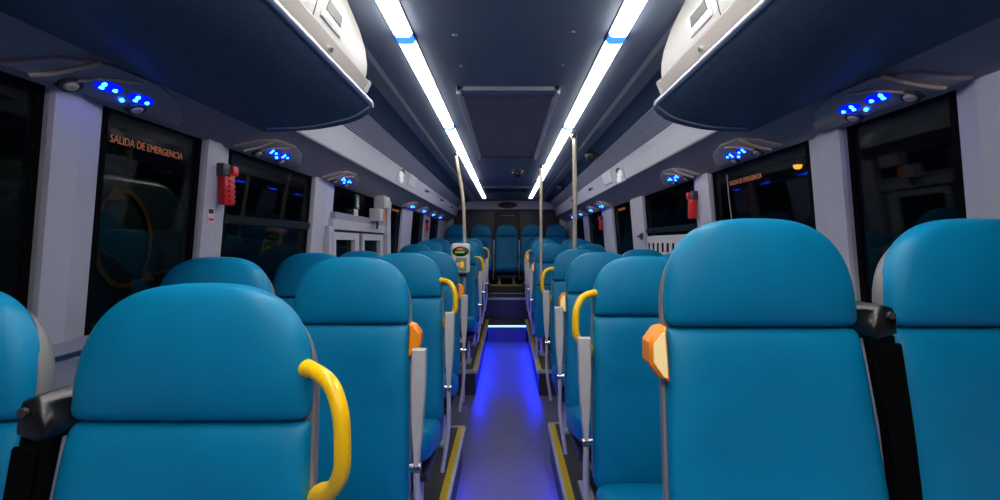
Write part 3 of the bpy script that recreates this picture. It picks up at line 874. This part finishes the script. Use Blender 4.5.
va = empty('ticket_validator', (-.432, 4.00, H-.143), 'beige ticket validator with an oval black display on the bent pole', 'ticket validator')
fq = lambda a, b, d: (a, -d-.02+b*.12, b)
link('case', pillow(rrect(-.088, .088, -.140, .140, .030), [(0, .0), (0, .05), (.008, .062), (.02, .066)], fq), 'validator', va, 45)
dp = link('display', pillow(ellipse(.005, .065, .076, .047), [(0, .064), (0, .070), (.006, .072)], fq), 'black', va, 45)
bm = bmesh.new()
for x0, x1, z0, z1 in ((-.045, -.03, .048, .066), (-.027, -.010, .048, .066), (-.007, .012, .048, .066), (.015, .04, .050, .064)):
    vs = pillow([(x0, z0), (x1, z0), (x1, z1), (x0, z1)], [(0, .071), (0, .074)], fq); me = bpy.data.meshes.new('t'); vs.to_mesh(me); bm.from_mesh(me); bpy.data.meshes.remove(me); vs.free()
link('green_segments', bm, 'led_green', dp)
link('red_arc', pillow([(-.032, .078), (.02, .080), (.014, .094), (-.02, .094)], [(0, .071), (0, .074)], fq), 'led_red', dp)
sc_ = link('screen', pillow(rrect(-.042, .062, -.118, .005, .006), [(0, .064), (0, .069)], fq), 'screen', va)
link('yellow_tile', pillow([(.002, -.085), (.035, -.085), (.035, -.03), (.002, -.03)], [(0, .067), (0, .071)], fq), 'led_yellow', sc_)
link('white_tile', pillow([(-.035, -.075), (-.004, -.075), (-.004, -.04), (-.035, -.04)], [(0, .067), (0, .071)], fq), 'paper', sc_)
link('red_tile', pillow([(-.008, -.062), (.008, -.062), (.008, -.045), (-.008, -.045)], [(0, .069), (0, .073)], fq), 'led_red', sc_)
link('clamp', B(-.015, .055, -.03, .0425, -.175, -.135, bev=.006), 'darkgrey', va)
# folding hook part-way down the validator pole
hk = empty('pole_bracket', (-.42, 4.00, H-.92), 'small pale bracket clamped part-way down the validator pole', 'bracket')
link('arm', B(-.055, .03, -.045, .0, -.018, .022, bev=.006), 'validator', hk, 40)
link('clamp', B(-.012, .022, -.002, .041, -.012, .014), 'silver', hk, 40)

# ------------------------------------------------------------------ emergency hammers
def hammer(sx, y, z, label):
    e = empty('emergency_hammer', (sx*(xw(z)-.0135), y, z+H), label, 'emergency hammer', 'red emergency hammers')
    s = -sx
    link('bracket', B(*sorted((0, s*.035)), -.035, .025, .04, .105, bev=.005), 'darkgrey', e, 40)
    link('case', B(*sorted((s*.004, s*.034)), -.022, .062, -.105, .075, bev=.006), 'red', e, 40)
    bm = bmesh.new()
    for k in range(6): box(bm, *sorted((s*.032, s*.040)), .01, .055, -.09+k*.026, -.078+k*.026)
    link('ribs', bm, 'red', e)
    link('head', B(*sorted((s*.006, s*.045)), .03, .075, .05, .10, bev=.006), 'red', e, 40)
    e.scale = (1, .8, .85)
    return e
hammer(-1, 1.83, .255, 'red emergency hammer on the pillar behind the exit-lettered window, validator side')
hammer(1, 2.76, .25, 'red emergency hammer on the pillar next to the slotted panel')
hammer(-1, 6.50, .27, 'small distant red hammer by the seventh row, validator side')
hammer(1, 5.46, .26, 'small distant red hammer past the slotted panel')
e = empty('hammer_sticker', (-1.2560, 1.79, .12+H), 'small white and pink sticker under the red hammer', 'sticker')
link('sheet', B(-.004, .0, -.02, .02, -.035, .03), 'paper', e)
link('symbol', B(0, .001, -.014, .014, .005, .024), 'black', e)
link('caption_bar', B(0, .001, -.014, .014, -.025, -.015), 'red', e)

# white slotted panel on the right
sp = empty('slotted_panel', (1.281, 0, H), 'white slotted board below the window behind the third row', 'slotted panel')
bm = bmesh.new()
Y0, Y1 = 2.86, 3.84
box(bm, 0, .006, Y0, Y1, .0, .062); box(bm, 0, .006, Y0, Y1, -.289, -.075)
nS = 9; w = (Y1-Y0)/nS
for k in range(nS+1):
    yc = Y0+k*w; box(bm, 0, .006, max(Y0, yc-.028), min(Y1, yc+.028), -.075, 0)
link('board', bm, 'white', sp)
la = empty('window_latch', (1.225, 3.80, .06+H), 'small dark latch on the pillar at the end of the slotted board', 'latch')
link('plate', B(-.012, .0, -.03, .03, -.03, .03, bev=.003), 'darkgrey', la)
link('lever', B(-.030, -.012, -.012, .055, -.010, .010, bev=.003), 'black', la)
co = empty('tan_stripe', (0, 0, 0), 'thin tan cord down over the exit-lettered window, slotted-panel side', 'stripe')  # thin tan tube down the window, thicker at its lower end
link('line', tube(bmesh.new(), smooth_path([(1.235, 2.36, .385+H), (1.245, 2.355, .25+H), (1.25, 2.33, .10+H), (1.255, 2.32, .0+H)]), .0025, 6), 'lip', co, 60)
link('stripe_end', cyl(bmesh.new(), (1.255, 2.32, -.03+H), (0, 0, 1), .008, .03, 10), 'lip', co, 40)

# ------------------------------------------------------------------ outside, at night
struct(link('ground_outside', B(-9, 9, -4, 24, H-2.45, H-2.40), 'asphalt'), 'dark asphalt outside the bus', 'ground')
pb = empty('parked_bus', (-2.75, 0, 0), 'dark teal bus parked outside, with a gold ring emblem', 'bus')
o = rrect(-1.6, 3.62, -1.75, .50, .30, 8)
fp = lambda a, b, d: (-d, a, b+H)
link('body', pillow(o, [(.06, 0), (.02, .015), (0, .05), (0, 2.4)], fp), 'tealbus', pb, 40)
link('side_window', pillow(rrect(-1.2, 1.95, -.28, .28, .1), [(0, -.004), (0, .02)], fp), 'blackrubber', pb)
for y in (-.2, 2.1):
    link('wheel', cyl(bmesh.new(), (.02, y, -1.95+H+.02), (-1, 0, 0), .46, .25, 28), 'blackrubber', pb, 40)
bm = bmesh.new()
def arc(a0, a1, rx, rz, cy, cz, wmax):
    n = 26; L = []
    for k in range(n+1):
        t = k/n; a = a0+(a1-a0)*t; wd = wmax*(.25+.75*math.sin(PI*min(1, t*1.15)*.87))
        for_s = []
        for s in (-.5, .5):
            rr = 1+s*wd/rz
            for dx in (.004, .012): for_s.append(bm.verts.new((dx, cy+rx*rr*math.cos(a), cz+rz*rr*math.sin(a)+H)))
        L.append(for_s)
    for p, q in zip(L, L[1:]):
        for i, j in ((0, 1), (1, 3), (3, 2), (2, 0)): bm.faces.new((p[i], p[j], q[j], q[i]))
    bm.faces.new((L[0][0], L[0][1], L[0][3], L[0][2])); bm.faces.new((L[-1][0], L[-1][1], L[-1][3], L[-1][2]))
CY, CZ = 3.02, .03
arc(math.radians(110), math.radians(-50), .22, .34, CY, CZ, .05)
arc(math.radians(125), math.radians(290), .22, .34, CY, CZ, .05)
def tri(pts):
    a = [bm.verts.new((.004, y, z+H)) for y, z in pts]; b = [bm.verts.new((.012, y, z+H)) for y, z in pts]
    bm.faces.new(a); bm.faces.new(b)
    for i in range(3): bm.faces.new((a[i], a[(i+1)%3], b[(i+1)%3], b[i]))
tri([(CY-.14, CZ+.26), (CY+.02, CZ+.28), (CY-.07, CZ+.40)])
tri([(CY+.12, CZ-.32), (CY+.26, CZ-.32), (CY+.19, CZ-.22)])
link('emblem', bm, 'gold', pb)
# amber street lamp beyond the right windows
sl = empty('street_lamp', (5.6, 8.1, -1.9+H-.5), 'amber street lamp outside the windows', 'street lamp')
zt = 1.43+H+2.4-H
link('pole', tube(bmesh.new(), [(.5, 0, 0), (.5, 0, 2.0), (.5, 0, 3.9)], [.07, .055, .045], 12), 'darkgrey', sl, 40)
link('arm', tube(bmesh.new(), smooth_path([(.5, 0, 3.85), (.35, 0, 3.98), (.1, 0, 3.97)]), .03, 10), 'darkgrey', sl, 40)
link('lantern', pillow(ellipse(0, 0, .13, .09, 20), [(.03, 3.98), (0, 3.96), (0, 3.90)], lambda a, b, d: (a, b, d)), 'darkgrey', sl, 40)
link('lens', pillow(ellipse(0, 0, .085, .06, 20), [(0, 3.90), (.01, 3.85), (.04, 3.82)], lambda a, b, d: (a, b, d)), 'amber', sl, 40)

# ------------------------------------------------------------------ light and camera
def area(name, loc, rot, sx, sy, col, e):
    l = bpy.data.lights.new(name, 'AREA'); l.shape = 'RECTANGLE'; l.size = sx; l.size_y = sy; l.energy = e; l.color = col
    o = bpy.data.objects.new(name, l); COL.objects.link(o); o.location = loc; o.rotation_euler = rot; return o
l = bpy.data.lights.new('bus_fill_light', 'POINT'); l.energy = 85; l.color = (1, .93, .82); l.shadow_soft_size = .3  # unseen fill light, added to brighten the parked bus and its emblem
o = bpy.data.objects.new('bus_fill_light', l); COL.objects.link(o); o.location = (-1.9, 5.2, 3.4)

w = bpy.data.worlds.new('night'); S.world = w; w.use_nodes = True
w.node_tree.nodes['Background'].inputs[0].default_value = (.004, .006, .010, 1)
w.node_tree.nodes['Background'].inputs[1].default_value = .5

cam = bpy.data.cameras.new('camera'); co_ = bpy.data.objects.new('camera', cam); COL.objects.link(co_)
co_.location = (0, 0, H); co_.rotation_euler = (PI/2, 0, 0)
cam.sensor_width = 36; cam.sensor_fit = 'HORIZONTAL'; cam.lens = 36*.421
cam.shift_x = -.0065; cam.shift_y = -.007; cam.clip_start = .02; cam.clip_end = 60
S.camera = co_
vs = S.view_settings
S.display_settings.display_device = 'sRGB'
vs.view_transform = 'Standard'; vs.look = 'None'; vs.exposure = 0.0; vs.gamma = 1; vs.use_curve_mapping = False
S.cycles.max_bounces = 8
